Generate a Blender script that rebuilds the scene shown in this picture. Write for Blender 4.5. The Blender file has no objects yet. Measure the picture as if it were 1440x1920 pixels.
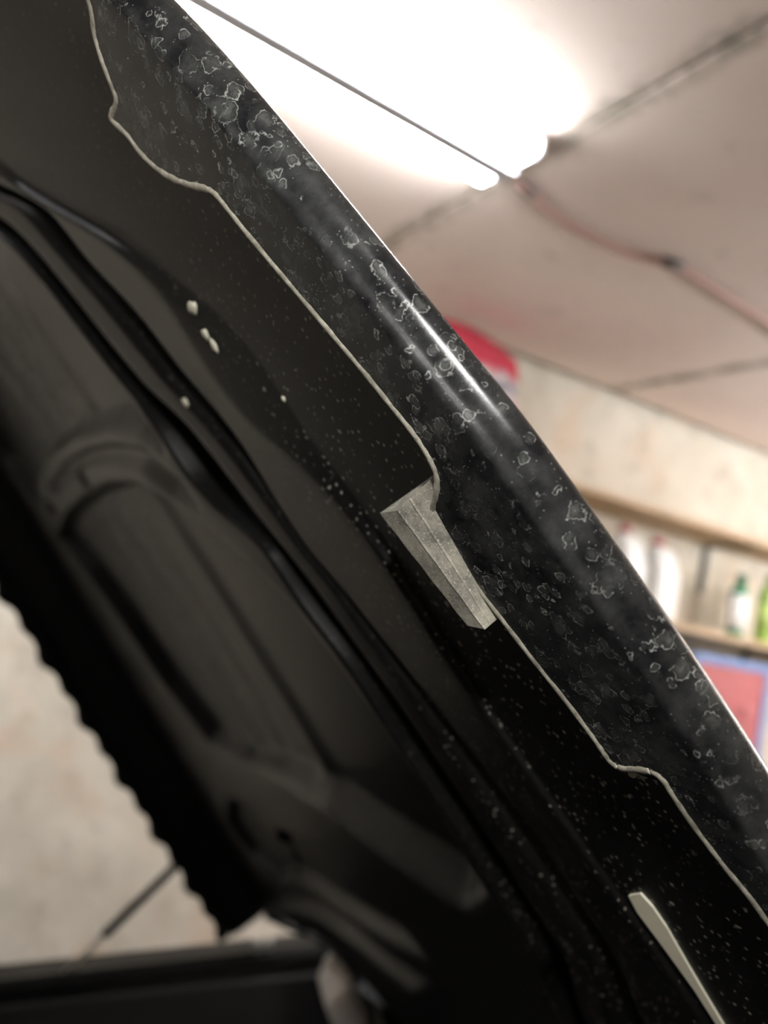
import bpy, bmesh, math, random
import numpy as np
from mathutils import Vector, Matrix

random.seed(7); np.random.seed(7)
S = bpy.context.scene
COL = S.collection

# ------------------------------------------------------------------ camera
# image frame 1440 x 1920; axes from the two vanishing points of the garage
F = 1516.8
CZ = 1.62
def _n(v): return v / np.linalg.norm(v)
def _cam(px, py): return np.array([px - 720.0, -(py - 960.0), -F])
AX = _n(_cam(3450, 1650))
AY = _cam(-122, 957); AY = _n(AY - AX * (AX @ AY))
AZ = np.cross(AX, AY)
RW = np.array([AX, AY, AZ])                 # camera -> world rotation
CP = np.array([0, 0, CZ])
cam = bpy.data.cameras.new('camera')
cam.sensor_fit = 'HORIZONTAL'; cam.sensor_width = 36.0; cam.lens = F / 1440 * 36
cam.clip_start = 0.01; cam.clip_end = 50
cam.dof.use_dof = True; cam.dof.focus_distance = 0.190; cam.dof.aperture_fstop = 11.0
camo = bpy.data.objects.new('camera', cam); COL.objects.link(camo)
M = Matrix([list(RW[i]) + [CP[i]] for i in range(3)] + [[0, 0, 0, 1]])
camo.matrix_world = M
S.camera = camo

# ------------------------------------------------------------------ world, exposure, lights
S.view_settings.view_transform = 'Standard'
S.view_settings.look = 'None'
S.view_settings.gamma = 1.0
S.view_settings.use_curve_mapping = False
S.view_settings.exposure = 0.38
TUBE = 46.0          # emission of the ceiling light diffusers
FILL_UPLIGHT = 114.0         # second fitting, out of view, uplight added to brighten ceiling and right wall
FILL_TUBE = 12.0         # third fitting, unseen, added to brighten the wall at lower left
FLASH = 2.6        # torch of the phone that takes the picture, W
w = bpy.data.worlds.new('world'); S.world = w; w.use_nodes = True
w.node_tree.nodes['Background'].inputs[0].default_value = (0.9, 0.93, 1, 1)
w.node_tree.nodes['Background'].inputs[1].default_value = 0.02
fl = bpy.data.lights.new('phone_torch', 'POINT'); fl.energy = FLASH; fl.shadow_soft_size = 0.011
fl.color = (1.0, 0.98, 0.95)
flo = bpy.data.objects.new('phone_torch', fl); COL.objects.link(flo)
flo.location = CP + RW @ np.array([0.004, 0.112, 0.020])

# ------------------------------------------------------------------ pixel helpers
def ray(px, py): return RW @ _cam(px, py)
def on_plane(px, py, axis, val):            # world point on an axis plane, val absolute
    r = ray(px, py); k = (val - CP[axis]) / r[axis]
    return CP + r * k
PSI, TH, C0 = math.radians(4), math.radians(48), 0.10
E1 = np.array([math.cos(PSI), math.sin(PSI), 0]); E2 = np.array([-math.sin(PSI), math.cos(PSI), 0]); EZ = np.array([0, 0, 1.0])
NN = math.sin(TH) * E1 + math.cos(TH) * EZ   # out of the hood's top
UU = -math.cos(TH) * E1 + math.sin(TH) * EZ  # along the hood, towards its nose
def at_h(p, h):
    r = ray(*p); k = (h + C0) / (r @ NN); P = r * k
    return np.array([P @ E2, P @ UU])
def at_a(p, a):
    r = ray(*p); k = a / (r @ E2); P = r * k
    return np.array([a, P @ UU, P @ NN - C0])
def at_f(p, hf):
    h = 0.03
    for _ in range(40):
        q = at_h(p, h); h = 0.5 * h + 0.5 * hf(q[0])
    return at_h(p, h)
def car(e1, e2, z): return CP * [1, 1, 0] + E1 * e1 + E2 * e2 + EZ * z   # car axes, z from the floor
def car_at_a(px, py, a):
    r = ray(px, py); k = a / (r @ E2); P = r * k
    return P @ E1, P[2] + CZ

# ------------------------------------------------------------------ mesh helpers
def link(name, me, mat=None, parent=None, smooth=True):
    o = bpy.data.objects.new(name, me); COL.objects.link(o)
    if mat: me.materials.append(mat)
    if parent: o.parent = parent
    if smooth:
        for p in me.polygons: p.use_smooth = True
    return o
def from_py(name, v, f, mat=None, parent=None, smooth=True):
    me = bpy.data.meshes.new(name); me.from_pydata([tuple(map(float, x)) for x in v], [], f); me.update()
    return link(name, me, mat, parent, smooth)
def grid(name, P, mat, parent=None, smooth=True, flip=False, close_u=False):
    R, Cc = P.shape[:2]
    f = []
    for i in range(R - 1):
        for j in range(Cc if close_u else Cc - 1):
            j2 = (j + 1) % Cc
            q = (i * Cc + j, i * Cc + j2, (i + 1) * Cc + j2, (i + 1) * Cc + j)
            f.append(q[::-1] if flip else q)
    return from_py(name, P.reshape(-1, 3), f, mat, parent, smooth)
def bm_obj(name, bm, mat, parent=None, smooth=False):
    me = bpy.data.meshes.new(name); bm.to_mesh(me); bm.free()
    return link(name, me, mat, parent, smooth)
def box(name, c, s, mat, parent=None, bevel=0.0, seg=2, rot=None):
    bm = bmesh.new(); bmesh.ops.create_cube(bm, size=1)
    for v in bm.verts: v.co = Vector((v.co.x * s[0], v.co.y * s[1], v.co.z * s[2]))
    if bevel: bmesh.ops.bevel(bm, geom=bm.edges[:], offset=bevel, segments=seg, affect='EDGES', profile=0.5)
    if rot is not None: bmesh.ops.transform(bm, matrix=rot.to_4x4(), verts=bm.verts)
    for v in bm.verts: v.co += Vector(c)
    return bm_obj(name, bm, mat, parent, smooth=False)
def tube(name, pts, rad, mat, parent=None, n=12, caps=True):
    pts = [Vector(p) for p in pts]
    rr = rad if hasattr(rad, '__len__') else [rad] * len(pts)
    v = []; f = []
    t0 = (pts[1] - pts[0]).normalized()
    up = Vector((0, 0, 1)) if abs(t0.z) < .9 else Vector((1, 0, 0))
    x = t0.cross(up).normalized()
    for i, p in enumerate(pts):
        t = (pts[min(i + 1, len(pts) - 1)] - pts[max(i - 1, 0)]).normalized()
        x = (x - t * x.dot(t)).normalized(); y = t.cross(x)
        for k in range(n):
            a = 2 * math.pi * k / n
            v.append(p + (x * math.cos(a) + y * math.sin(a)) * rr[i])
    for i in range(len(pts) - 1):
        for k in range(n):
            k2 = (k + 1) % n
            f.append((i * n + k, i * n + k2, (i + 1) * n + k2, (i + 1) * n + k))
    if caps:
        f.append(tuple(range(n))[::-1]); f.append(tuple(range((len(pts) - 1) * n, len(pts) * n)))
    return from_py(name, v, f, mat, parent)
def lathe(name, prof, mat, parent=None, n=32, sx=1.0, sy=1.0, off=(0, 0)):
    v = []; f = []
    for i, (r, z) in enumerate(prof):
        for k in range(n):
            a = 2 * math.pi * k / n
            v.append((off[0] + r * math.cos(a) * sx, off[1] + r * math.sin(a) * sy, z))
    m = len(prof)
    for i in range(m - 1):
        for k in range(n):
            k2 = (k + 1) % n
            f.append((i * n + k, i * n + k2, (i + 1) * n + k2, (i + 1) * n + k))
    f.append(tuple(range(n))[::-1]); f.append(tuple(range((m - 1) * n, m * n)))
    return from_py(name, v, f, mat, parent)
def spline(P, m):                            # Catmull-Rom through points, m per segment
    P = [np.array(p, float) for p in P]
    Q = [2 * P[0] - P[1]] + P + [2 * P[-1] - P[-2]]
    out = []
    for i in range(1, len(Q) - 2):
        for k in range(m):
            t = k / m
            a, b, c, d = Q[i - 1], Q[i], Q[i + 1], Q[i + 2]
            out.append(.5 * ((2 * b) + (c - a) * t + (2 * a - 5 * b + 4 * c - d) * t * t + (3 * b - a - 3 * c + d) * t ** 3))
    out.append(P[-1])
    return np.array(out)
def empty(name, loc=(0, 0, 0)):
    o = bpy.data.objects.new(name, None); COL.objects.link(o); o.location = Vector([float(x) for x in loc]); o.empty_display_size = .05
    return o
def tag(o, label, cat, group=None):
    o['label'] = label; o['category'] = cat
    if group: o['group'] = group
    return o
def struct(o): o['kind'] = 'structure'; return o

# ------------------------------------------------------------------ materials
class NT:
    def __init__(s, name):
        s.m = bpy.data.materials.new(name); s.m.use_nodes = True
        s.t = s.m.node_tree; s.b = s.t.nodes['Principled BSDF']
        s.co = s.t.nodes.new('ShaderNodeTexCoord')
    def node(s, k, **kw):
        n = s.t.nodes.new(k)
        for a, v in kw.items(): setattr(n, a, v)
        return n
    def lk(s, a, b): s.t.links.new(a, b)
    def val(s, sock, v):
        if hasattr(v, 'links') or isinstance(v, bpy.types.NodeSocket): s.lk(v, sock)
        else: sock.default_value = v
    def noise(s, scale, detail=4, rough=.55, vec=None, dist=0.0):
        n = s.node('ShaderNodeTexNoise'); n.inputs['Scale'].default_value = scale
        n.inputs['Detail'].default_value = detail; n.inputs['Roughness'].default_value = rough; n.inputs['Distortion'].default_value = dist
        s.lk(vec or s.co.outputs['Object'], n.inputs['Vector'])
        return n
    def ramp(s, fac, stops):
        r = s.node('ShaderNodeValToRGB'); e = r.color_ramp.elements
        while len(e) < len(stops): e.new(.5)
        for i, (p, c) in enumerate(stops):
            e[i].position = p; e[i].color = tuple(c) + (1,) if len(c) == 3 else c
        s.lk(fac, r.inputs[0]); return r.outputs[0]
    def maprange(s, fac, a, b, c=0.0, d=1.0, smooth=False):
        m = s.node('ShaderNodeMapRange'); m.clamp = True
        if smooth: m.interpolation_type = 'SMOOTHSTEP'
        for k, v in zip((1, 2, 3, 4), (a, b, c, d)): m.inputs[k].default_value = v
        s.lk(fac, m.inputs[0]); return m.outputs[0]
    def math(s, op, a, b=None, c=None):
        m = s.node('ShaderNodeMath', operation=op)
        s.val(m.inputs[0], a)
        if b is not None: s.val(m.inputs[1], b)
        if c is not None: s.val(m.inputs[2], c)
        return m.outputs[0]
    def mix(s, fac, a, b):
        m = s.node('ShaderNodeMix', data_type='RGBA')
        s.val(m.inputs[0], fac)
        for k, v in ((6, a), (7, b)):
            if isinstance(v, (tuple, list)): m.inputs[k].default_value = tuple(v) + (1,) if len(v) == 3 else v
            else: s.lk(v, m.inputs[k])
        return m.outputs[2]
    def bump(s, h, strength=.3, dist=.002):
        b = s.node('ShaderNodeBump'); b.inputs['Strength'].default_value = strength; b.inputs['Distance'].default_value = dist
        s.lk(h, b.inputs['Height']); s.lk(b.outputs[0], s.b.inputs['Normal'])
    def set(s, color=None, rough=None, metal=None, spec=None):
        for k, v in (('Base Color', color), ('Roughness', rough), ('Metallic', metal), ('Specular IOR Level', spec)):
            if v is None: continue
            if isinstance(v, (tuple, list)): v = tuple(v) + (1,) if len(v) == 3 else v
            s.val(s.b.inputs[k], v)
        return s.m
def plain(name, c, rough=.5, metal=0.0, var=.12, scale=30, spec=.5):
    t = NT(name); n = t.noise(scale)
    col = t.mix(n.outputs[0], tuple(x * (1 - var) for x in c), tuple(min(1, x * (1 + var)) for x in c))
    return t.set(col, rough, metal, spec)

def voro(t, scale, vec, feature='F1'):
    v = t.node('ShaderNodeTexVoronoi', feature=feature); v.inputs['Scale'].default_value = scale
    t.lk(vec, v.inputs['Vector']); return v
def warp(t, scale, amt):
    n = t.noise(scale, 2); s = t.node('ShaderNodeVectorMath', operation='SUBTRACT'); s.inputs[1].default_value = (.5, .5, .5)
    t.lk(n.outputs['Color'], s.inputs[0])
    m = t.node('ShaderNodeVectorMath', operation='SCALE'); m.inputs['Scale'].default_value = amt; t.lk(s.outputs[0], m.inputs[0])
    a = t.node('ShaderNodeVectorMath', operation='ADD'); t.lk(t.co.outputs['Object'], a.inputs[0]); t.lk(m.outputs[0], a.inputs[1])
    return a.outputs[0]

def mat_lip():
    """glossy black paint with dried water rings and a thin haze of dust"""
    t = NT('stained_black_paint')
    def rings(scale, r0, wdt, thr, wa):
        vec = warp(t, 420 if scale > 150 else 260, wa)
        v = voro(t, scale, vec)
        d = t.math('ABSOLUTE', t.math('SUBTRACT', v.outputs['Distance'], r0))
        line = t.maprange(d, wdt, 0, smooth=True)
        sel = t.maprange(v.outputs['Color'], thr, thr + .08)
        brk = t.maprange(t.noise(380, 3).outputs[0], .42, .56)
        inside = t.math('MULTIPLY', t.maprange(v.outputs['Distance'], r0, r0 - .25), .16)
        return t.math('MULTIPLY', sel, t.math('ADD', t.math('MULTIPLY', line, brk), inside))
    r = t.math('MAXIMUM', rings(165, .36, .032, .42, .0042), rings(270, .34, .045, .50, .0026))
    r = t.math('MAXIMUM', r, t.math('MULTIPLY', rings(105, .33, .02, .52, .0075), .8))
    zone = t.maprange(t.noise(45, 3).outputs[0], .36, .60)
    r = t.math('MULTIPLY', r, t.math('ADD', t.math('MULTIPLY', zone, .85), .15))
    speck = t.maprange(voro(t, 900, t.co.outputs['Object']).outputs['Distance'], .16, .08)
    speck = t.math('MULTIPLY', speck, t.maprange(voro(t, 900, t.co.outputs['Object']).outputs['Color'], .52, .6))
    haze = t.maprange(t.noise(70, 6, .7).outputs[0], .40, .78)
    m = t.math('ADD', t.math('MULTIPLY', r, .55), t.math('MULTIPLY', haze, .065))
    m = t.math('MINIMUM', t.math('ADD', m, t.math('MULTIPLY', speck, .36)), 1.0)
    col = t.mix(m, (.0075, .0078, .009), (.52, .54, .50))
    t.bump(t.noise(2600, 2).outputs[0], .05, .0003)
    ro = t.math('ADD', t.math('MULTIPLY', m, .5), t.maprange(haze, 0, 1, .20, .32))
    return t.set(col, ro, 0, .36)
def mat_inner():
    """black painted sheet metal, dusty, with scattered grit"""
    t = NT('dusty_black_panel')
    v = voro(t, 430, warp(t, 600, .0012)); v2 = voro(t, 230, warp(t, 300, .003))
    g1 = t.math('MULTIPLY', t.maprange(v.outputs['Distance'], .30, .10), t.maprange(v.outputs['Color'], .44, .62))
    g2 = t.math('MULTIPLY', t.maprange(v2.outputs['Distance'], .22, .12), t.maprange(v2.outputs['Color'], .66, .76))
    zone = t.maprange(t.noise(38, 4).outputs[0], .40, .60, .25, 1)
    g = t.math('MULTIPLY', t.math('MINIMUM', t.math('ADD', g1, g2), 1.0), zone)
    sep = t.node('ShaderNodeSeparateXYZ'); t.lk(t.co.outputs['Object'], sep.inputs[0])
    near = t.maprange(sep.outputs[0], -.73 + .26, -.73 + .20)          # grit collects along the open edge
    g = t.math('MULTIPLY', g, t.math('ADD', t.math('MULTIPLY', near, .75), .12))
    haze = t.maprange(t.noise(300, 6, .75).outputs[0], .35, .75)
    m = t.math('MINIMUM', t.math('ADD', t.math('MULTIPLY', g, .75), t.math('MULTIPLY', haze, .010)), 1.0)
    col = t.mix(m, (.0045, .0045, .0048), (.56, .52, .44))
    t.bump(t.noise(1500, 3).outputs[0], .06, .0004)
    return t.set(col, t.math('ADD', t.math('MULTIPLY', m, .4), .41), 0, .14)
M_lip = mat_lip(); M_inner = mat_inner()
def mat_rubber():
    t = NT('dusty_grey_rubber')
    n = t.noise(160, 6, .7); s = t.noise(1800, 3, .6)
    c = t.mix(t.maprange(n.outputs[0], .35, .68), (.15, .145, .125), (.40, .375, .31))
    c = t.mix(t.maprange(s.outputs[0], .56, .70), c, (.52, .49, .40))
    t.bump(s.outputs[0], .35, .0004)
    return t.set(c, .85)
M_rub = mat_rubber()
def mat_edge():
    t = NT('dusty_bare_edge')
    n = t.noise(500, 5, .7); b = t.noise(60, 3)
    c = t.mix(t.maprange(n.outputs[0], .35, .7), (.32, .30, .24), (.70, .67, .56))
    c = t.mix(t.maprange(b.outputs[0], .40, .62), t.mix(.5, c, (.08, .075, .06)), c)
    t.bump(n.outputs[0], .3, .0004)
    return t.set(c, .5, .25)
M_edge = mat_edge()
M_seal = plain('black_seal_rubber', (.008, .008, .008), .95, 0, .1, 30, .1)
M_blackplastic = plain('black_plastic', (.012, .012, .013), .6, 0, .1, 30, .3)
M_body = plain('black_car_paint', (.006, .006, .007), .35, 0, .1, 30, .25)
M_steel = plain('dull_steel', (.45, .45, .43), .45, .8)
M_cream = plain('plain_cream', (.90, .87, .70), .8, 0, .05, 200)  # plain pale cream for the narrow strip
M_pale = plain('pale_sealant', (.62, .60, .48), .6, 0, .15, 300)

# ------------------------------------------------------------------ garage shell
CEIL = CZ + 0.90; WY = 2.25
X0, X1, Y0 = -2.65, 5.35, -2.3
def mat_wall():
    t = NT('stained_plaster')
    n = t.noise(2.2, 6, .62); m = t.noise(9, 5, .6); f = t.noise(70, 3)
    c = t.mix(t.maprange(n.outputs[0], .35, .68), (.55, .50, .41), (.72, .66, .56))
    c = t.mix(t.math('MULTIPLY', t.maprange(m.outputs[0], .54, .70), .6), c, (.40, .35, .28))
    c = t.mix(t.math('MULTIPLY', t.maprange(t.noise(5, 4).outputs[0], .54, .68), .55), c, (.62, .46, .33))
    c = t.mix(t.math('MULTIPLY', t.maprange(t.noise(7, 5, .6, dist=.6).outputs[0], .60, .72), .5), c, (.36, .38, .30))
    t.bump(t.math('ADD', m.outputs[0], t.math('MULTIPLY', f.outputs[0], .3)), .5, .02)
    return t.set(c, .9)
M_wall = mat_wall()
def mat_floor():
    t = NT('garage_concrete'); n = t.noise(3, 6)
    c = t.mix(n.outputs[0], (.09, .088, .082), (.17, .165, .155)); t.bump(t.noise(60, 4).outputs[0], .3, .004)
    return t.set(c, .75)
M_floor = mat_floor()
M_door = plain('unseen_brown_door', (.12, .09, .07), .6)
PW = 1.165
SEAM0 = 0.857
def mat_ceiling():
    t = NT('pinkish_ceiling_board')
    n = t.noise(1.6, 4); m = t.noise(14, 4)
    c = t.mix(t.maprange(n.outputs[0], .35, .66), (.78, .64, .575), (.86, .745, .67))
    c = t.mix(t.math('MULTIPLY', t.maprange(m.outputs[0], .62, .74), .4), c, (.40, .36, .30))
    # dirt along the board joints
    sep = t.node('ShaderNodeSeparateXYZ'); t.lk(t.co.outputs['Object'], sep.inputs[0])
    q = t.math('PINGPONG', t.math('SUBTRACT', sep.outputs[0], SEAM0), PW / 2)
    wob = t.noise(18, 5, .7)
    d = t.math('ADD', q, t.math('MULTIPLY', t.math('SUBTRACT', wob.outputs[0], .5), .05))
    s1 = t.maprange(d, .052, .006, smooth=True)
    pat = t.maprange(t.noise(26, 5, .7).outputs[0], .34, .60)
    yy = t.maprange(t.noise(.9, 1).outputs[0], .30, .5)
    k = t.math('MULTIPLY', t.math('MULTIPLY', s1, pat), .85)
    c = t.mix(k, c, (.24, .225, .165))
    t.bump(m.outputs[0], .2, .004)
    return t.set(c, .9)
M_ceil = mat_ceiling()
M_dark = plain('dark_slab', (.10, .09, .07), .9)  # dark slab that shows in the gaps between boards and at the wall
struct(box('floor', ((X0 + X1) / 2, (Y0 + WY) / 2, -.05), (X1 - X0, WY - Y0, .1), M_floor))
struct(box('wall_back', ((X0 + X1) / 2, WY + .1, CEIL / 2), (X1 - X0 + .4, .2, CEIL + .1), M_wall))
struct(box('wall_front', ((X0 + X1) / 2, Y0 - .1, CEIL / 2), (X1 - X0 + .4, .2, CEIL + .1), M_wall))
struct(box('wall_left', (X0 - .1, (Y0 + WY) / 2, CEIL / 2), (.2, WY - Y0, CEIL + .1), M_wall))
d1 = struct(box('door_1', (X0 + .02, -.1, 1.08), (.04, 3.6, 2.16), M_door, None, .004, 1))  # unseen door, added dark to dim the reflections in the hood
for i in range(5): box('door_panel', (X0 + .05, -.1, .22 + .43 * i), (.02, 3.5, .40), M_door, d1, .006, 1)
struct(box('wall_right', (X1 + .1, (Y0 + WY) / 2, CEIL / 2), (.2, WY - Y0, CEIL + .1), M_wall))
ceil = struct(box('ceiling', ((X0 + X1) / 2, (Y0 + WY) / 2, CEIL + .11), (X1 - X0, WY - Y0, .16), M_dark))
k0 = math.floor((X0 - SEAM0) / PW); xs = [SEAM0 + PW * k for k in range(k0, k0 + 10)]
for i in range(len(xs) - 1):
    xa, xb = max(xs[i], X0), min(xs[i + 1], X1)
    if xb - xa < .05: continue
    for ya, yb in ((Y0, -.15), (-.15, WY - .06)):
        box('ceiling_panel', ((xa + xb) / 2, (ya + yb) / 2, CEIL + .015), (xb - xa - .008, yb - ya - .008, .03), M_ceil, ceil, .003, 1)

# ------------------------------------------------------------------ ceiling lights
def emis(name, c, s):
    t = NT(name); t.set(c, .4); t.b.inputs['Emission Color'].default_value = c + (1,); t.b.inputs['Emission Strength'].default_value = s; return t.m
M_white_metal = plain('white_enamel', (.80, .80, .80), .4, 0, .03)
M_spine = plain('grey_spine', (.74, .74, .80), .5)
def ceiling_light(xa, xb, y, label, em, drop=0.0):
    L = empty('ceiling_light', ((xa + xb) / 2, y, CEIL - drop)); hx = (xb - xa) / 2
    m = emis('lit_diffuser', (.97, .985, 1.0), em * (.38 if drop else 1)); m_up = emis('lit_uplight', (.97, .985, 1.0), em) if drop else m
    box('housing', (0, 0, -.010), (2 * hx - .02, .17, .018), M_white_metal, L, .004, 1)
    if drop:
        for x in (-hx * .7, hx * .7): tube('hanging_rod', [(x, 0, -.005), (x, 0, drop)], .005, M_white_metal, L, 10)
    for s, up in ((-1, 1), (1, 1)) + (((-1, -1), (1, -1)) if drop else ()):  # upward diffusers on the hung fitting are added to brighten the ceiling
        n = 14; rows = []
        ends = [(-hx + .012, .25), (-hx + .016, .7), (-hx + .03, 1.0), (hx - .03, 1.0), (hx - .016, .7), (hx - .012, .25)]
        for x, k in ends:
            rows.append([(x, s * (.054) + .034 * math.cos(math.pi * j / n) * (.4 + .6 * k), -.010 + up * (-.009 - .044 * k * math.sin(math.pi * j / n))) for j in range(n + 1)])
        grid('diffuser', np.array(rows), m if up > 0 else m_up, L, True, flip=False)
    box('spine', (0, 0, -.038), (2 * hx - .03, .026, .040), M_spine, L, .002, 1)
    box('spine_cover', (0, 0, -.060), (2 * hx - .02, .046, .008), M_spine, L, .002, 1)
    for s in (-1, 1):
        box('end_cap', (s * (hx - .008), 0, -.022), (.012, .17, .042), M_white_metal, L, .003, 1)
    return tag(L, label, 'light')
pa_ = on_plane(370, 0, 2, CEIL - .062); pe = on_plane(962, 338, 2, CEIL - .062)
dl = (pe - pa_)[:2]; dl = dl / np.linalg.norm(dl); pc = pe[:2] - dl * .61
l1 = ceiling_light(pc[0] - .61, pc[0] + .61, pc[1], 'bright white twin-diffuser strip light on the pinkish ceiling above the open hood', TUBE)
ceiling_light(-1.75, -.55, 1.05, 'unseen twin-diffuser strip light added on the ceiling to brighten the lower left wall', FILL_TUBE)
l1.rotation_euler.z = math.atan2(dl[1], dl[0])
ceiling_light(2.75, 3.95, .45, 'unseen white strip light on rods near the right wall, added to brighten the ceiling', FILL_UPLIGHT, .40)

# cable along the ceiling
M_cable = plain('pink_painted_cable', (.50, .30, .26), .6)
cb = empty('ceiling_cable', on_plane(985, 352, 2, CEIL))
tag(cb, 'pinkish sheathed cable sagging along the ceiling from the strip light end', 'cable')
def cpt(px, py, d=.010): return Vector(on_plane(px, py, 2, CEIL - d)) - cb.location
path = [(972, 345, .02), (1000, 370, .012), (1030, 398, .010), (1100, 440, .012), (1170, 474, .016), (1215, 487, .012), (1255, 492, .010), (1290, 512, .010), (1370, 563, .014), (1440, 606, .012), (1560, 690, .010), (1700, 760, .010)]
tube('sheath', [Vector(p) for p in spline([cpt(*p) for p in path] + [np.array(cpt(1700, 760)) + d_ for d_ in (np.array([.9, -.05, 0]), np.array([1.8, .06, -.004]), np.array([2.45, .02, 0]))], 6)], .0075, M_cable, cb, 10)
for a, b in (((975, 347), (996, 366)), ((1243, 490), (1278, 500))):
    tube('cable_clip', [cpt(a[0], a[1], .012), cpt(b[0], b[1], .012)], .0115, plain('dark_clip', (.16, .14, .13), .6), cb, 12)

# ------------------------------------------------------------------ shelves on the back wall
M_wood = plain('pale_shelf_board', (.50, .36, .22), .65, 0, .2, 25)
M_bracket = plain('dark_bracket', (.05, .055, .05), .5, .3)
SD = .27
zu = on_plane(1250, 956, 1, WY - SD)[2]; zl = on_plane(1340, 1184, 1, WY - SD)[2]
def shelf(z, xa, xb, label, brs):
    o = empty('wall_shelf', ((xa + xb) / 2, WY - SD / 2, z))
    box('board', (0, 0, -.011), (xb - xa, SD, .022), M_wood, o, .003, 1)
    for bx in brs:
        b = box('bracket', (bx - (xa + xb) / 2, SD / 2 - .006, -.022 - .10), (.028, .012, .20), M_bracket, o, .002, 1)
        box('bracket_arm', (0 + bx - (xa + xb) / 2, .02, -.022 - .006), (.026, SD - .06, .012), M_bracket, b, .002, 1)
    return tag(o, label, 'shelf')
bxw = on_plane(1322, 1060, 1, WY - .01)[0]
shelf(zu, 1.02, 4.2, 'upper pale wooden wall shelf carrying the red bag', (1.55, bxw, 3.7))
shelf(zl, 1.45, 4.2, 'lower pale wooden wall shelf carrying jugs and green bottles', (1.75, 3.05, 3.9))

# white jugs
M_jug = plain('white_jug_plastic', (.86, .86, .84), .35, 0, .02)
M_redcap = plain('red_cap', (.45, .10, .11), .45)
def jug(px, py, y, label, rz, hgt):
    p = on_plane(px, py, 1, y)
    o = empty('white_jug', (p[0], y, zl)); o.rotation_euler.z = rz
    n = 28
    prof = [(.0, .86, .80), (.006, .98, .97), (.02, 1, 1), (.18, 1, 1), (.215, .97, .96), (.245, .84, .86), (.272, .60, .70), (.288, .42, .52)]
    rows = []
    for z, kx, ky in prof:
        row = []
        for j in range(n):
            a = 2 * math.pi * j / n; c, s = math.cos(a), math.sin(a); e = .55
            x = abs(c) ** e * math.copysign(1, c) * .062 * kx; yy = abs(s) ** e * math.copysign(1, s) * .050 * ky
            x -= max(0, (z - .19)) * .46
            row.append((x, yy, z * hgt / .30))
        rows.append(row)
    b = grid('jug_body', np.array(rows), M_jug, o, True, close_u=True)
    bm = bmesh.new(); bm.from_mesh(b.data); bmesh.ops.holes_fill(bm, edges=[e for e in bm.edges if e.is_boundary]); bm.to_mesh(b.data); bm.free()
    k = hgt / .30
    lathe('spout', [(.020, .284 * k), (.017, .290 * k), (.017, .300 * k)], M_jug, b, 20, off=(-.045, 0))
    lathe('cap', [(.021, .296 * k), (.0215, .299 * k), (.0215, .322 * k), (.019, .325 * k)], M_redcap, o, 24, off=(-.045, 0))
    tube('handle', spline([(-.01, 0, .276 * k), (.02, 0, .280 * k), (.050, 0, .258 * k), (.060, 0, .225 * k), (.058, 0, .19 * k)], 6), .011, M_jug, o, 12)
    return tag(o, label, 'jug')
jug(1168, 1120, WY - .15, 'white plastic jug with red cap, on the end of the lower shelf', 0, .285)
jug(1234, 1120, WY - .14, 'white plastic jug with red cap, between another jug and the green bottles', 0, .275)
# green bottles
def bottle(px, py, y, hgt, rad, label, kind):
    p = on_plane(px, py, 1, y); o = empty('green_bottle', (p[0], y, zl)); s = hgt / .24
    gm = plain('dark_green_plastic', (.03, .19, .09), .35) if kind == 0 else plain('lime_green_plastic', (.30, .46, .10), .35)
    lathe('bottle_body', [(rad * .9, 0), (rad, .006 * s), (rad, .165 * s), (rad * .93, .178 * s), (rad * .7, .194 * s), (rad * .42, .204 * s), (rad * .38, .212 * s)], gm, o, 28, sy=.72)
    if kind == 0:
        lathe('paper_label', [(rad * 1.012, .030 * s), (rad * 1.012, .160 * s)], plain('white_label', (.85, .86, .85), .5, 0, .02), o, 28, sy=.73)
    else:
        lathe('paper_label', [(rad * 1.012, .05 * s), (rad * 1.012, .13 * s)], plain('yellow_green_label', (.42, .56, .16), .5), o, 28, sy=.73)
    lathe('cap', [(rad * .44, .206 * s), (rad * .46, .209 * s), (rad * .46, .236 * s), (rad * .42, .24 * s)], plain('bottle_cap', (.02, .12, .07) if kind == 0 else (.32, .46, .12), .4), o, 24)
    return tag(o, label, 'bottle')
bottle(1386, 1120, WY - .17, .245, .043, 'dark green bottle with a white label on the lower shelf', 0)
bottle(1440, 1140, WY - .20, .275, .05, 'lime green bottle beside the white-labelled bottle', 1)

# red packaged bag on the upper shelf
def mat_bag():
    t = NT('glossy_red_packaging')
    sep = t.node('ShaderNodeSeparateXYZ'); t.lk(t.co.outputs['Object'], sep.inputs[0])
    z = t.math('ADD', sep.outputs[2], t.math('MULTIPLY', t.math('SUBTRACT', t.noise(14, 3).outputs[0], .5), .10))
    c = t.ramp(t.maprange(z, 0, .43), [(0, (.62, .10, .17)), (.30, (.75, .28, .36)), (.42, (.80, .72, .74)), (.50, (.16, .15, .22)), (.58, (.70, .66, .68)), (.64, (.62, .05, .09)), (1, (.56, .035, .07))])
    t.bump(t.noise(22, 4, .6, dist=1.5).outputs[0], .8, .03)
    return t.set(c, .22)
pb = on_plane(925, 700, 1, WY - .22)
bag = empty('packaged_bag', (pb[0] - .055, WY - .19, zu))
tag(bag, 'crumpled red and grey plastic bag standing on the upper shelf under the ceiling', 'bag')
n = 40; rows = []
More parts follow.
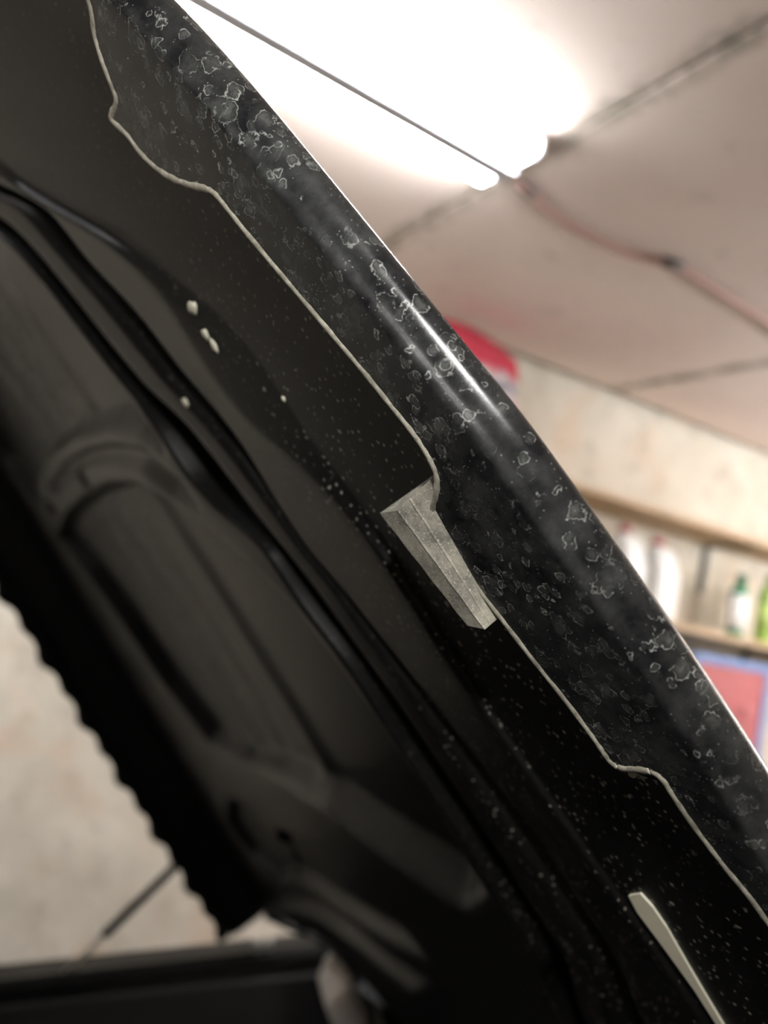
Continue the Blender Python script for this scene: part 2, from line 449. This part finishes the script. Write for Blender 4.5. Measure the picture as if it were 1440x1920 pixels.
for i in range(26):
    t = i / 25; z = .368 * t; row = []
    wx = .172 * (1 - .10 * t ** 3) * (.90 + .10 * min(1, t * 6)); wy = .075 * (1 - .90 * max(0, (t - .45) / .55) ** 1.4) * (.75 + .25 * min(1, t * 6))
    for j in range(n):
        a = 2 * math.pi * j / n; c, s = math.cos(a), math.sin(a)
        x = abs(c) ** .6 * math.copysign(1, c) * wx; y = abs(s) ** .8 * math.copysign(1, s) * max(wy, .005)
        zz = z - .028 * t * max(0, x / .17) - .015 * t * abs(x / .17) ** 3
        x += .006 * math.sin(9 * t + 3 * a); y += .012 * math.sin(5 * a + 7 * t) * math.sin(math.pi * t)
        row.append((x, y, zz))
    rows.append(row)
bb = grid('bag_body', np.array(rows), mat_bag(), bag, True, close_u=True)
bm = bmesh.new(); bm.from_mesh(bb.data); bmesh.ops.holes_fill(bm, edges=[e for e in bm.edges if e.is_boundary]); bm.to_mesh(bb.data); bm.free()
top = [(-.15, 0, .366), (-.07, .004, .374), (0, -.003, .366), (.08, .003, .352), (.15, 0, .325)]
grid('crimped_seam', np.array([[(x, y - .003, z - .012), (x, y - .002, z + .012), (x, y + .002, z + .012), (x, y + .003, z - .012)] for x, y, z in spline(top, 6)]), plain('dark_red_seam', (.42, .03, .06), .3), bag)

# red locker with a blue frame, standing on the floor under the lower shelf
pl = on_plane(1304, 1222, 1, 1.90); pr = on_plane(1432, 1380, 1, 1.90)
lw = pr[0] - pl[0]; lh = pl[2]
lk = empty('storage_locker', ((pl[0] + pr[0]) / 2, 1.90 + .165, 0))
tag(lk, 'tall red metal locker with a blue frame below the lower shelf', 'locker')
M_blue = plain('blue_enamel', (.20, .30, .55), .4, 0, .08); M_red = plain('salmon_red_enamel', (.38, .115, .12), .38, 0, .12, 6)
box('carcass', (0, .01, lh / 2), (lw - .004, .31, lh - .01), M_blue, lk, .004, 1)
fw = .028
for s in (-1, 1): box('frame_stile', (s * (lw / 2 - fw / 2), -.155, lh / 2), (fw, .022, lh), M_blue, lk, .003, 1)
for z in (fw / 2, lh - fw / 2): box('frame_rail', (0, -.155, z), (lw - 2 * fw, .022, fw), M_blue, lk, .003, 1)
dr = box('door', (0, -.152, lh / 2), (lw - 2 * fw - .006, .016, lh - 2 * fw - .006), M_red, lk, .003, 1)
hk = lathe('glint_knob', [(.006, 0), (.006, .012), (.012, .016), (.013, .022), (.009, .027)], plain('pink_glint', (.70, .30, .30), .15), dr, 20)  # added knob, its pale pink stands in for a round highlight
hk.rotation_euler = (math.radians(90), 0, 0); hk.location = (.085, -.159, lh - .17)

# ------------------------------------------------------------------ the hood
HO = np.array([.73, -1.0, 0])
hood = empty('car_hood')
fr = np.array([E2, UU, NN]).T
org = CP + E2 * HO[0] + UU * HO[1] + NN * C0
hood.matrix_world = Matrix([list(fr[i]) + [org[i]] for i in range(3)] + [[0, 0, 0, 1]])
tag(hood, 'raised black car hood seen from below, water-stained lip, held up by the strut', 'car hood')
def HL(a, b, h): return np.stack([np.asarray(a) - HO[0], np.asarray(b) - HO[1], np.asarray(h)], -1)
BR, BF = -.965, .235                      # rear and nose ends

def line_fn(px, h, pre=(), post=()):
    """a(b) of a feature line: traced points at height h, continued by local points towards nose (pre) and hinge (post)"""
    P = [tuple(p) for p in pre] + [tuple(at_h(p, h)) for p in px] + [tuple(p) for p in post]
    P.sort(key=lambda q: q[1])
    A = np.array([q[0] for q in P]); B = np.array([q[1] for q in P])
    def fn(b):
        return np.interp(b, B, A)
    bb = np.linspace(BR - .05, BF + .05, 640); aa = fn(bb)
    k = np.hanning(15)[1:-1]; k /= k.sum(); aa = np.convolve(np.pad(aa, 6, 'edge'), k, 'valid')
    return lambda b: np.interp(b, bb, aa)
# outer silhouette of the lip on the flange plane
sil = line_fn([(360, 0), (480, 145), (600, 300), (700, 430), (800, 560), (900, 690), (1000, 820), (1120, 995), (1240, 1170), (1340, 1322), (1440, 1480)], 0,
              pre=[(.185, .10), (.215, .15), (.262, .20), (.32, .24)], post=[(.070, -.20), (.052, -.30), (.030, -.45), (.010, -.7), (-.005, -.96)])
# lip profile: (outward distance x, height h) from the flange towards the top
prof = [(0.0, 0.0)]
angs = [(2, .0012), (10, .0005), (26, .0005), (42, .0005), (52, .0008), (56, .0009), (52, .0007), (44, .0007), (41, .0008), (44, .0008), (50, .0008), (55, .0009), (62, .0007), (72, .0007), (82, .0007), (92, .0008), (103, .0009), (114, .001), (125, .0011), (136, .0012)]
for an, ds in angs:
    x, h = prof[-1]; prof.append((x + math.cos(math.radians(an)) * ds, h + math.sin(math.radians(an)) * ds))
prof = np.array(prof)
hem_px = [(165, 0), (176, 60), (190, 110), (207, 155), (217, 182), (216, 198), (208, 216), (212, 228), (240, 255), (262, 285), (290, 313), (320, 333), (355, 347), (385, 354), (402, 363), (425, 390), (470, 446), (560, 553), (620, 624), (680, 695), (730, 757), (768, 804), (792, 838), (808, 866), (818, 892), (818, 922), (811, 950), (810, 975), (818, 998), (835, 1022), (880, 1082), (940, 1160), (1000, 1238), (1060, 1313), (1110, 1380), (1132, 1412), (1146, 1430), (1164, 1440), (1195, 1443), (1222, 1448), (1243, 1463), (1262, 1492), (1300, 1548), (1360, 1627), (1440, 1730)]
hem = [at_h(p, 0) for p in hem_px]
hem = [np.array(q) for q in ((.345, .235), (.295, .205), (.250, .165), (.218, .12), (.207, .095))] + hem + [np.array(q) for q in ((.085, -.21), (.077, -.30), (.055, -.45), (.035, -.7), (.020, -.965))]
HEM = spline(hem, 6)
def rear(a): return BR + .22 * np.clip(1 - ((a - .73) / .63) ** 2, 0, 1)
def bow(a, b): return np.where(b < -.6, -.6 + (b + .6) * (rear(a) + .6) / (BR + .6), b)
# corner of the flange: where the curved lip begins
def corner(b):
    s0 = sil(b); out = s0
    for _ in range(30):
        pr_ = (out[:, None] - prof[None, :, 0]) * C0 / (C0 + prof[None, :, 1])
        out = out + (s0 - pr_.min(1)) * .9
    return out
bs = HEM[:, 1].copy(); bs = np.minimum.accumulate(bs)
k = np.ones(9) / 9; bs = np.convolve(np.pad(bs, 4, 'edge'), k, 'valid'); bs[0] = BF; bs[-1] = BR
ac = corner(bs)
def crown(a, b):
    mid = .76
    t = np.where(a < mid, (mid - a) / .655, (a - mid) / .665)
    p = np.where(a < mid, 2.5, 8.0)
    nose = np.clip((.24 - b) / .16, 0, 1); nose = .62 + .38 * nose * (2 - nose)
    return .0185 + .098 * (1 - np.clip(t, 0, 1) ** p) * nose
NC = 46
rows = []
for i in range(len(bs)):
    row = []
    hx, hy = HEM[i]
    for q in (1.0, .8, .6, .4, .2):
        row.append((ac[i] + (hx - ac[i]) * q, bs[i] + (hy - bs[i]) * q, 0.0))
    for x, h in prof: row.append((ac[i] - x, bs[i], h))
    aL, hL = row[-1][0], row[-1][2]
    for j in range(1, NC + 1):
        t = j / NC; a = aL + (1.415 - aL) * t
        hh = float(crown(np.array(a), bs[i])); wgt = min(1, t * 9)
        row.append((a, bs[i], hL * (1 - wgt) + max(hh, hL + .001) * wgt))
    for da, h in ((.006, .014), (.007, .009), (.004, .004), (-.003, .0008), (-.012, 0.0), (-.030, 0.0)):
        row.append((1.415 + da, bs[i], h))
    rows.append(row)
P = np.array(rows); P[..., 1] = bow(P[..., 0], P[..., 1])
lip = grid('outer_skin', HL(P[..., 0], P[..., 1], P[..., 2]), M_lip, hood, True, flip=False)
# hem edge along the flange
HB = []
for i in range(len(HEM)):
    t = HEM[min(i + 1, len(HEM) - 1)] - HEM[max(i - 1, 0)]; t = t / np.linalg.norm(t)
    nrm = np.array([-t[1], t[0]]);  nrm = nrm if nrm[0] > 0 else -nrm
    jit = 1 + .12 * math.sin(i * 1.7) + .1 * math.sin(i * .61)
    row = []
    for x, h in ((-.0010, -.00005), (-.0005, -.0004), (.0003, -.0005), (.0009, .0000), (.0011, .0007), (.0009, .0014), (.0002, .0018), (-.004, .0018)):
        row.append((HEM[i][0] + nrm[0] * x * jit, HEM[i][1] + nrm[1] * x * jit, h))
    HB.append(row)
HB = np.array(HB)
grid('hem_edge', HL(HB[..., 0], HB[..., 1], HB[..., 2]), M_edge, hood, True, flip=True)

# ---- inner panel: a stamped sheet, lofted over traced feature lines near the lip and a height field beyond
hP = lambda a: .009 + .061 * (lambda t: t * t * (3 - 2 * t))(np.clip((a - .27) / .75, 0, 1))
lA = line_fn([(10, 300), (45, 345), (130, 395), (230, 450), (330, 520), (372, 556), (400, 577), (480, 665), (535, 750), (590, 835), (650, 905), (747, 1056), (792, 1125), (900, 1292), (1060, 1520), (1180, 1690), (1340, 1920)], .009, pre=[(.40, .12), (.46, .235)], post=[(.12, -.3), (.09, -.5), (.06, -.96)])
lB1 = line_fn([(60, 372), (200, 455), (300, 545), (336, 605), (411, 722), (478, 805), (522, 836), (558, 867), (605, 917), (660, 976), (712, 1049), (765, 1122), (817, 1195), (862, 1247), (930, 1345), (1060, 1540), (1230, 1790)], .0065, pre=[(.41, .12), (.47, .235)], post=[(.14, -.3), (.11, -.5), (.08, -.96)])
lB2 = line_fn([(83, 386), (117, 425), (155, 480), (194, 522), (236, 564), (278, 614), (333, 689), (411, 778), (467, 855), (511, 935), (574, 1032), (643, 1108), (712, 1195), (782, 1282), (851, 1369), (1000, 1560), (1150, 1790)], .012, pre=[(.44, .12), (.49, .235)], post=[(.19, -.3), (.16, -.5), (.12, -.96)])
lC1 = line_fn([(40, 385), (90, 445), (150, 517), (205, 578), (262, 648), (318, 722), (390, 795), (445, 865), (500, 940), (552, 1005), (606, 1074), (690, 1195), (775, 1310), (950, 1560), (1110, 1800)], .011, pre=[(.46, .12), (.51, .235)], post=[(.21, -.3), (.18, -.5), (.14, -.96)])
lC2 = line_fn([(12, 415), (65, 470), (108, 522), (150, 575), (200, 640), (270, 725), (345, 790), (412, 875), (468, 950), (525, 1020), (580, 1090), (660, 1200), (745, 1317), (900, 1550), (1060, 1800)], .011, pre=[(.48, .12), (.53, .235)], post=[(.23, -.3), (.20, -.5), (.16, -.96)])
lD = line_fn([(0, 440), (60, 500), (100, 555), (150, 620), (195, 680), (240, 735), (300, 812), (360, 905), (425, 975), (487, 1015), (567, 1136), (643, 1233), (712, 1337), (747, 1396), (880, 1590), (1020, 1810)], .009, pre=[(.50, .12), (.55, .235)], post=[(.25, -.3), (.22, -.5), (.18, -.96)])
bg = np.concatenate([np.arange(BR, -.25, .004), np.arange(-.25, .20, .002), np.array([.205, .212, .22, BF])])
acg = corner(bg)
cols = []
A_, B1, B2, C1, C2, D_ = [f(bg) for f in (lA, lB1, lB2, lC1, lC2, lD)]
B1 = np.maximum(B1, A_ + .004); B2 = np.maximum(B2, B1 + .012); C1 = np.maximum(C1, B2 + .002); C2 = np.maximum(C2, C1 + .004); D_ = np.maximum(D_, C2 + .002)
key = [(acg + .002, .0065), (acg + .008, .0080), (A_ - .004, .0088), (A_, .0090), (A_ + .002, .0088), (B1 - .002, .0067), (B1 + .002, .0066),
       (B1 * .6 + B2 * .4, .0088), (B1 * .2 + B2 * .8, .0110), (B2 - .0005, .012), (B2 + .001, .0135), (B2 * .6 + C1 * .4, .026), (B2 * .25 + C1 * .75, .026), (C1, .011),
       (C1 * .7 + C2 * .3, .0108), (C1 * .3 + C2 * .7, .0108), (C2, .011), (C2 * .85 + D_ * .15, .022), (C2 * .6 + D_ * .4, .040), (C2 * .1 + D_ * .9, .042), (D_ - .0008, .013), (D_, .009)]
KA = np.stack([k[0] for k in key], 1); KH = np.stack([np.full(len(bg), k[1]) for k in key], 1)
def chaikin(Q):
    out = [Q[:, :1]]
    for j in range(Q.shape[1] - 1):
        a, b = Q[:, j:j + 1], Q[:, j + 1:j + 2]
        out += [a * .75 + b * .25, a * .25 + b * .75]
    out.append(Q[:, -1:]); return np.concatenate(out, 1)
KA, KH = chaikin(KA), chaikin(KH)
NP_ = 210; AF = 1.33
tt = np.linspace(0, 1, NP_ + 1)[1:]
PA = D_[:, None] + (AF - D_[:, None]) * tt[None, :]
PB = bow(PA, np.repeat(bg[:, None], NP_, 1))
PH = hP(PA).copy()
# blend so the panel leaves the rim line without a step
e = np.clip((PA - D_[:, None]) / .05, 0, 1); e = e * e * (3 - 2 * e)
PH = .009 * (1 - e) + PH * e
def sdist(poly):
    """signed distance (positive inside) to a closed polygon"""
    x, y = PA.ravel(), PB.ravel(); n = len(poly); dmin = np.full(x.shape, 9.0); ins = np.zeros(x.shape, bool)
    for i in range(n):
        (xa, ya), (xb, yb) = poly[i], poly[(i + 1) % n]
        ex, ey = xb - xa, yb - ya; L = ex * ex + ey * ey + 1e-12
        s = np.clip(((x - xa) * ex + (y - ya) * ey) / L, 0, 1)
        dmin = np.minimum(dmin, np.hypot(x - xa - s * ex, y - ya - s * ey))
        c = (ya > y) != (yb > y)
        xi = xa + (y - ya) * ex / (ey if abs(ey) > 1e-12 else 1e-12)
        ins ^= c & (x < xi)
    return np.where(ins, dmin, -dmin).reshape(PA.shape)
def press(px, depth, wall, extra=()):
    global PH
    poly = [tuple(at_f(p, lambda a: float(hP(np.array(a))))) for p in px] + list(extra)
    s = np.clip(sdist(poly) / wall + .5, 0, 1); s = s * s * (3 - 2 * s)
    PH = PH + depth * s
    return poly, s
# the long recess behind the cross rib
_, s2 = press([(108, 1008), (122, 968), (160, 935), (210, 915), (262, 922), (330, 958), (400, 1010), (480, 1080), (560, 1162), (640, 1272), (740, 1420), (830, 1560), (890, 1660), (850, 1688), (720, 1598), (600, 1505), (510, 1450), (440, 1422), (390, 1388), (310, 1285), (230, 1165), (165, 1075)], .020, .016)
# the recess in front of the rib
_, s1 = press([(0, 862), (70, 945), (62, 900), (85, 850), (130, 815), (190, 798), (250, 805), (303, 832), (262, 765), (205, 680), (120, 565), (0, 425), (-120, 330), (-200, 700)], .018, .014)
# groove round the cross rib
press([(92, 912), (120, 868), (165, 845), (215, 838), (275, 852), (345, 905), (368, 945), (320, 925), (260, 880), (210, 866), (170, 868), (130, 890), (105, 925)], .007, .010)
# pressings of the rear rail
press([(430, 1500), (470, 1520), (530, 1590), (555, 1640), (520, 1650), (470, 1600), (430, 1545)], .014, .016)
press([(520, 1560), (600, 1600), (720, 1700), (790, 1790), (740, 1770), (620, 1690), (545, 1640)], .012, .016)
press([(470, 1690), (560, 1690), (680, 1750), (820, 1850), (800, 1880), (680, 1800), (560, 1730)], -.012, .014)
# beads along the floors of the recesses
for sft, amp in ((.10, -.0045), (.20, .003), (.30, -.0045), (.42, -.003)):
    ctr = D_[:, None] + .10 + sft * 1.25
    PH = PH + amp * np.exp(-((PA - ctr) / .018) ** 2) * np.maximum(s1, s2)
# drain holes in the rib
for p in ((156, 901), (95, 955), (132, 940)):
    a0, b0 = at_f(p, lambda a: float(hP(np.array(a)))); r0 = .0085 if p[0] != 132 else 0
    if r0: PH = PH + .020 * np.clip(1.6 - np.hypot((PA - a0) / 2.2, PB - b0) / r0, 0, 1)
# far side: a wall that comes down to the far edge
FA = np.stack([np.full(len(bg), x) for x in (1.338, 1.344, 1.352, 1.362, 1.372, 1.388)], 1)
FHf = np.interp(bg, [-.96, -.8, -.3, 0, .235], [.03, .070, .070, .066, .05])
FH = np.stack([FHf * k for k in (.93, .75, .35, .06)] + [np.full(len(bg), .001)] * 2, 1)
AA = np.concatenate([KA, PA, FA], 1); HH = np.concatenate([KH, PH, FH], 1); BB = bow(AA, np.repeat(bg[:, None], AA.shape[1], 1))
# the sheet dips towards its rear and nose ends
inner = grid('inner_panel', HL(AA, BB, HH), M_inner, hood, True, flip=True)
# closing strips at hinge end and nose
for bb_, nm in ((BR, 'rear_flange'), (BF, 'nose_flange')):
    i = 0 if bb_ == BR else -1
    a_ = AA[i]; lo = HH[i]; up = np.maximum(crown(a_, bb_), lo + .004)
    up = np.where(a_ < acg[i] + .02, lo + .004, up)
    be = BB[i]; st = np.stack([HL(a_, be, lo - .002), HL(a_, be + (-.006 if bb_ < 0 else .006), (lo + up) / 2), HL(a_, be, up + .001)], 0)
    grid(nm, st, M_inner, hood)

# scalloped rubber seal along the far edge
bb_ = np.arange(BR + .01, .18, .004); sp = []; rd = []
for b in bb_:
    ph = (b + .346) / .1215; d = abs(ph - round(ph)) * .1215
    bumpv = math.exp(-(d / .016) ** 2) * .007 + math.exp(-(min(abs(d - .06), abs(d + .06)) / .012) ** 2) * .0035
    sp.append(HL(1.366, b, -.004 - bumpv)); rd.append(.009 + bumpv * .5)
tube('rubber_seal', sp, rd, M_seal, hood, 10)

# rubber bumper clipped over the hem
def PT(p, h): q = at_h(p, h); return np.array([q[0], q[1], h])
def lerp(a, b, t): return a * (1 - t) + b * t
def pad_line(p, q, h, n=19): return [lerp(PT(p, h), PT(q, h), t) for t in np.linspace(0, 1, n)]
outer = pad_line((826, 880), (948, 1147), .0024); crease = pad_line((746, 957), (909, 1180), -.0034); left = pad_line((712, 962), (876, 1173), -.0037)
rows = []
for i in range(19):
    w_ = .00012 * math.sin(i * 1.3)
    o_, c_, l_ = outer[i], crease[i] + np.array([w_, 0, 0]), left[i] + np.array([w_ * 1.5, 0, 0])
    q1, q2, q3 = (lerp(c_, o_, t) for t in (.27, .30, .33)); q2 = q2 + np.array([0, 0, -.00028])
    c1, c2 = lerp(c_, o_, .03), lerp(c_, l_, .06); cm = c_ + np.array([0, 0, -.00015])
    wall = l_.copy(); wall[0] += .0006; wall[2] = .0095
    low = o_.copy(); low[2] = .0075
    rows.append([o_, lerp(o_, c_, .3), q3, q2, q1, c1, cm, c2, l_, lerp(l_, wall, .5), wall, low])
rows = np.array(rows)
v = HL(rows[..., 0], rows[..., 1], rows[..., 2]); nr, nc = v.shape[:2]
f = [(i * nc + j, (i + 1) * nc + j, (i + 1) * nc + (j + 1) % nc, i * nc + (j + 1) % nc) for i in range(nr - 1) for j in range(nc)]
f += [tuple(range(nc)), tuple(range((nr - 1) * nc, nr * nc))[::-1]]
pad = from_py('rubber_bumper', v.reshape(-1, 3), f, M_rub, hood, smooth=False)
bm = bmesh.new(); bm.from_mesh(pad.data); bmesh.ops.recalc_face_normals(bm, faces=bm.faces[:])
bm.to_mesh(pad.data); bm.free()
pad['label'] = 'dusty grey rubber buffer strip'
# cream strip on the inner panel and smears of sealant
cs = [(1178, 1680), (1200, 1676), (1222, 1700), (1248, 1738), (1290, 1812), (1330, 1880), (1372, 1950), (1470, 2110), (1440, 2090), (1345, 1925), (1300, 1855), (1240, 1772), (1195, 1712)]
pts = [PT(p, .0080) for p in cs]
vt = [HL(*p) for p in pts] + [HL(p[0], p[1], .0105) for p in pts]; m_ = len(pts)
ff = [tuple(range(m_))[::-1], tuple(range(m_, 2 * m_))] + [(i, (i + 1) % m_, m_ + (i + 1) % m_, m_ + i) for i in range(m_)]
o = from_py('cream_strip', vt, ff, M_cream, hood, smooth=False); o['label'] = 'narrow cream strip'
bm = bmesh.new(); bm.from_mesh(o.data); bmesh.ops.recalc_face_normals(bm, faces=bm.faces[:]); bm.to_mesh(o.data); bm.free()
def blob(px, r, h):
    q = at_h(px, h); bm = bmesh.new(); bmesh.ops.create_icosphere(bm, subdivisions=2, radius=1)
    for vv in bm.verts:
        j = 1 + .25 * math.sin(5 * vv.co.x + 3 * vv.co.y + px[0])
        vv.co = Vector((vv.co.x * r[0] * j, vv.co.y * r[1] * j, vv.co.z * r[2])) + Vector(HL(q[0], q[1], h))
    return bm_obj('sealant_smear', bm, M_pale, hood, True)
blob((362, 578), (.0035, .0022, .0008), .0080)
blob((386, 628), (.002, .0020, .0006), .0070); blob((401, 648), (.0016, .0024, .0006), .0068)
blob((532, 748), (.0009, .0009, .0005), .0088); blob((348, 755), (.002, .002, .0008), .0075)

# ------------------------------------------------------------------ car body under the hood
cb0 = car(.5, .72, 0)
body = empty('black_car', cb0)
fr2 = np.array([E1, E2, EZ]).T
body.matrix_world = Matrix([list(fr2[i]) + [cb0[i]] for i in range(3)] + [[0, 0, 0, 1]])
tag(body, 'black car body with engine bay under the raised hood', 'car')
def CL(e1, e2, z): return (e1 - .5, e2 - .72, z)
fz = CZ - .712
def fender(name, s):
    # s=+1 far side, -1 near side; section from the bay rail over the crown to the sill
    e_in = 1.385 if s > 0 else .055
    sec = [(0, -.06), (0, -.004), (.006, .0), (.030, .002), (.034, -.008), (.050, -.012), (.075, -.004), (.12, -.03), (.16, -.10), (.175, -.25), (.165, -.42), (.15, -.62)]
    rows = []
    for e1 in np.linspace(-.55, 1.35, 60):
        dz = 0.025 * (e1 - .35)
        nose = max(0, (-.15 - e1) / .4); row = []
        for x, z in sec:
            zz = fz + dz + z - .10 * nose ** 2
            wheel = math.hypot(e1 - .15, 0)
            xx = x
            if z < -.2:
                r = .36; top = .33 + math.sqrt(max(0, r * r - (e1 - .15) ** 2))
                if abs(e1 - .15) < r and zz < top: zz = top
            row.append(CL(e1, e_in + s * xx - s * .10 * nose ** 2, zz))
        rows.append(row)
    return grid(name, np.array(rows), M_body, body, True, flip=(s < 0))
fender('fender', 1); fender('fender', -1)
for e2 in (1.380, .060):
    tube('fender_seal', [CL(e, e2, fz - .004 + .025 * (e - .35)) for e in np.linspace(-.5, .98, 30)], .015, M_seal, body, 10)
for e2, s in ((1.385, 1), (.055, -1)):
    box('inner_apron', CL(.40, e2 - s * .012, fz - .27), (1.80, .024, .50), M_blackplastic, body, .004, 1)
box('bay_floor', CL(.40, .72, fz - .56), (1.8, 1.33, .04), M_blackplastic, body, .004, 1)
box('front_panel', CL(-.52, .72, fz - .30), (.04, 1.33, .50), M_blackplastic, body, .004, 1)
box('firewall', CL(1.13, .72, fz - .27), (.04, 1.33, .50), M_blackplastic, body, .004, 1)
# cowl and windscreen
rows = []
for e1, z in ((1.06, -.03), (1.10, -.005), (1.18, -.01), (1.28, .02), (1.40, .06)):
    rows.append([CL(e1 + .10 * (1 - abs((y - .72) / .67) ** 2) - .10, y, fz + z) for y in np.linspace(.06, 1.38, 20)])
grid('cowl', np.array(rows), M_blackplastic, body)
gl = NT('windscreen_glass'); gl.set((.02, .025, .025), .05); M_glass = gl.m
# engine bay contents: cover, battery box, reservoir
eng = box('engine_cover', CL(.35, .72, fz - .30), (.70, .62, .22), M_blackplastic, body, .03, 3)
for i in range(4): box('cover_rib', CL(.35, .50 + i * .15, fz - .185), (.58, .03, .016), M_blackplastic, eng, .004, 1)
for k in range(2): lathe('strut_tower', [(.14, fz - .5), (.12, fz - .20), (.10, fz - .17), (.03, fz - .165), (.028, fz - .15)], M_body, body, 28, off=(.62 - .5, (1.22 if k == 0 else .22) - .72))
box('apron_bracket', CL(.42, 1.36, fz - .105), (.16, .012, .07), plain('brown_bracket', (.14, .12, .10), .6), body, .003, 1)
box('apron_bracket', CL(.56, 1.355, fz - .12), (.07, .014, .08), plain('brown_bracket', (.14, .12, .10), .6), body, .003, 1)
# hinge plates
M_hinge = plain('grey_hinge_plate', (.50, .48, .45), .5)
def plate(e2):
    outl = [car_at_a(x, y, e2) for x, y in ((598, 1835), (612, 1800), (628, 1786), (650, 1792), (672, 1812), (690, 1840), (702, 1870), (735, 1960), (640, 1960), (612, 1890))]
    n_ = len(outl); vv = [CL(x, e2, z) for x, z in outl] + [CL(x, e2 + .006, z) for x, z in outl]
    ff = [tuple(range(n_))[::-1], tuple(range(n_, 2 * n_))] + [(i, (i + 1) % n_, n_ + (i + 1) % n_, n_ + i) for i in range(n_)]
    return from_py('hinge_plate', vv, ff, M_hinge, body, smooth=False)
hp = plate(1.33)
# hinge arm from plate to hood
for e2, s in ((1.325, 1), (.115, -1)):
    q = [car_at_a(x, y, 1.325) for x, y in ((700, 1950), (690, 1880), (668, 1826), (640, 1790), (600, 1760), (540, 1735), (500, 1715))]
    tube('hinge_arm', [CL(a, e2, z) for a, z in q], [.008] * len(q), M_body, body, 8)
for px, py in ((505, 1772), (483, 1775)):
    e, z = car_at_a(px, py, 1.385); bm = bmesh.new()
    bmesh.ops.create_cone(bm, cap_ends=True, segments=6, radius1=.009, radius2=.009, depth=.02)
    for vv in bm.verts: vv.co = vv.co + Vector(CL(e, 1.388, z))
    bm_obj('fender_bolt', bm, M_steel, body)

# gas strut between far fender and hood
s0 = at_a((352, 1602), 1.375); s1_ = None
top_w = CP + E2 * 1.375 + UU * s0[1] + NN * (s0[2] + C0)
e, z = car_at_a(108, 1838, 1.40); bot_w = car(e, 1.40, z)
st = empty('gas_strut', bot_w)
tag(st, 'thin black gas strut with bare rod propping the hood above the far fender', 'gas strut')
d = Vector(top_w) - Vector(bot_w); L_ = d.length; dn = d.normalized()
kx = .335
tube('rod', [dn * .004, dn * (L_ * kx + .01)], .0045, plain('bare_rod', (.50, .48, .42), .35, .5), st, 14)
tube('cylinder', [dn * (L_ * kx), dn * (L_ * kx + .004), dn * (L_ - .02), dn * (L_ - .012)], [.0055, .0078, .0078, .006], M_blackplastic, st, 18)
for q in (.0, L_ - .004):
    bm = bmesh.new(); bmesh.ops.create_uvsphere(bm, u_segments=14, v_segments=10, radius=.0085)
    for vv in bm.verts: vv.co += dn * q
    bm_obj('ball_joint', bm, M_blackplastic, st, True)
